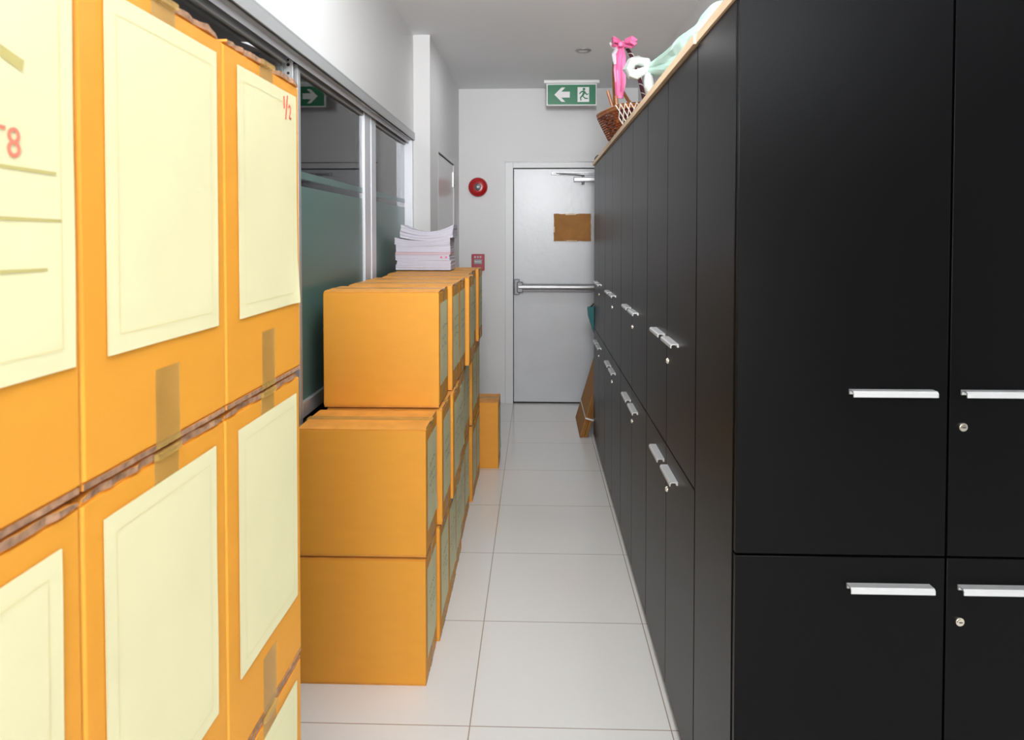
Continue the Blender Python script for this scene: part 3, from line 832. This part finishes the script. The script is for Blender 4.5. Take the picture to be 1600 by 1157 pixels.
# netting draped over the camera-side end
nt_ = MB('net', 'maroon')
def net_pt(u, v):   # u along rim from the side corner towards the near end, v downwards
    a = -PI * (0.50 + 0.38 * u) ; x, y = ring_pt(a - 0.0, 1 - v)
    n = Vector((x, y)).normalized()
    return Vector((x + n.x * 0.020, y + n.y * 0.020, BHt * (1 - v) + 0.016))
NU, NV = 12, 4
for i in range(NU):
    for j in range(NV):
        if (i + j) % 2 == 0:
            a, b = net_pt(i / NU, j / NV), net_pt((i + 1) / NU, (j + 1) / NV); nt_.tube([a, (a + b) / 2, b], 0.0030, 5)
        else:
            a, b = net_pt((i + 1) / NU, j / NV), net_pt(i / NU, (j + 1) / NV); nt_.tube([a, (a + b) / 2, b], 0.0030, 5)
nt_.build('netting', bk)
m = MB('maroon'); g = []
for i in range(21):
    g.append([m.bm.verts.new(net_pt(i / 20, j / 6) - Vector((net_pt(i / 20, j / 6).x, net_pt(i / 20, j / 6).y, 0)).normalized() * 0.004) for j in range(7)])
for i in range(20):
    for j in range(6): m.bm.faces.new((g[i][j], g[i + 1][j], g[i + 1][j + 1], g[i][j + 1]))
bmesh.ops.solidify(m.bm, geom=list(m.bm.faces), thickness=0.003)
m.build('maroon_cloth', bk)

# ---------------------------------------------------------------- tied plastic bag on the cabinets
bg = thing('plastic_bag', 'pale green tied plastic bag lying on the cabinets before the basket', 'bag', (0.62, 2.65, ZT))
inv2 = Matrix.Translation((-0.62, -2.65, -ZT))
def W3(px, py, d): return inv2 @ Vector(((px - 838) * d / F, d, CAMZ - (py - 366) * d / F))
random.seed(11)
knot = W3(1009, 112, 3.22)
m = MB('bag'); bm = m.bm; R = []; NS, NR = 26, 40
for i in range(NS + 1):
    s = i / NS
    yc = knot.y + (2.16 - 2.65 - knot.y) * s; p_ = min(1, s / 0.45)
    prof = p_ ** 0.9 if s < 0.55 else math.sqrt(max(0.0, 1 - ((s - 0.55) / 0.45) ** 2.4))
    rx = 0.016 + 0.134 * prof; rz_ = 0.016 + 0.124 * prof
    if i == NS: rx = rz_ = 0.01
    cx = knot.x + (0.045 - knot.x) * p_ ** 0.7
    czz = knot.z + (0.136 - knot.z) * p_ ** 1.3 if s < 0.55 else rz_ * 0.97
    row = []
    for k in range(NR):
        a = 2 * PI * k / NR
        pl = 1 + 0.13 * (1 - s) * math.sin(a * 7 + math.sin(s * 5) * 2) + 0.035 * math.sin(a * 13 + s * 9) + 0.03 * math.sin(a * 3 + s * 14)
        x = cx + rx * math.cos(a) * pl; z = czz + rz_ * math.sin(a) * pl
        row.append(bm.verts.new((x, yc + 0.01 * math.sin(a * 5), max(z, 0.002))))
    R.append(row)
for i in range(NS):
    for k in range(NR):
        f = bm.faces.new((R[i][k], R[i][(k + 1) % NR], R[i + 1][(k + 1) % NR], R[i + 1][k])); f.smooth = True
bm.faces.new(R[0]); bm.faces.new(R[-1][::-1]); bmesh.ops.recalc_face_normals(bm, faces=list(bm.faces))
m.build('bag_body', bg)
m = MB('bag_white')
DK = 3.22
def crumple(m, pts, rs, flat=0.6):
    n = len(m.bm.verts); m.tube(pts, rs, 18, 0, True, flat)
    for v in list(m.bm.verts)[n:]:
        v.co += Vector((math.sin(v.co.z * 190 + v.co.y * 90) * 0.005, math.sin(v.co.z * 150) * 0.005, math.sin(v.co.x * 230 + v.co.y * 130) * 0.0045))
crumple(m, [W3(1013, 112, DK), W3(1006, 102, DK), W3(996, 99, DK), W3(985, 102, DK), W3(980, 111, DK), W3(984, 119, DK), W3(993, 120, DK), W3(1002, 115, DK), W3(1010, 113, DK)],
        [0.020, 0.030, 0.036, 0.037, 0.036, 0.035, 0.035, 0.028, 0.020])
crumple(m, [W3(1011, 112, DK), W3(1011, 121, DK), W3(1009, 131, DK - 0.02), W3(1011, 141, DK - 0.03), W3(1014, 149, DK - 0.03)], [0.016, 0.026, 0.034, 0.036, 0.028])
m.lathe([(0.006, -0.022), (0.020, -0.015), (0.024, 0), (0.020, 0.014), (0.006, 0.022)], Matrix.Translation(W3(1011, 112, DK - 0.01)), 16)
m.build('knotted_handles', bg)

t = MB('pouch').box(-0.05, 0.05, -0.09, 0.09, 0, 0.030, 0, 0.012, 3).build('grey_pouch')
t.location = (0.455, 5.10, ZT); tag(t, 'small dark grey pouch at the far end of the long board', 'pouch')

# ---------------------------------------------------------------- things at the far end of the row
# teal tote hung on the end panel of the row
t = thing('tote_bag', 'teal tote bag hanging on the far end of the cabinet row', 'bag', (0.43, 5.243, 0.70))
m = MB('teal')
m.prism([(0.015, 0.0), (0.12, -0.02), (0.14, 0.26), (-0.065, 0.255), (-0.06, 0.19), (-0.025, 0.08)], 'y', 0.006, 0.048, 0, 0.004); m.build('bag_body', t)
MB('black').tube([(-0.062, 0.027, 0.235), (-0.02, 0.027, 0.275), (0.06, 0.027, 0.32), (0.12, 0.027, 0.262)], 0.006, 8).build('strap', t)
MB('chrome').tube([(0.06, -0.001, 0.335), (0.06, 0.034, 0.318), (0.06, 0.036, 0.335)], 0.003, 8).build('hook', t)
# flattened cartons leaning on the wall
root = thing('flattened_cartons', 'bundle of brown flattened cartons leaning beyond the far end of the cabinets', 'cardboard', (0.315, 5.60, 0))
ang = math.atan(0.30)
for i in range(5):
    x0 = i * 0.0115
    m = MB('kraft', 'raw')
    L_ = 1.78 - 0.03 * i
    m.box(0, 0.008, -0.30 + 0.006 * (i % 3), 0.29 - 0.008 * (i % 2), 0, L_, 0, 0.0008, mtx=T(x0, 0, 0.003) @ ROTY(ang))
    m.build('carton_sheet', root)
m = MB('white'); m.box(-0.002, 0.064, -0.304, 0.294, 0.145, 0.155, 0, mtx=ROTY(ang)); m.build('binding_strap', root)
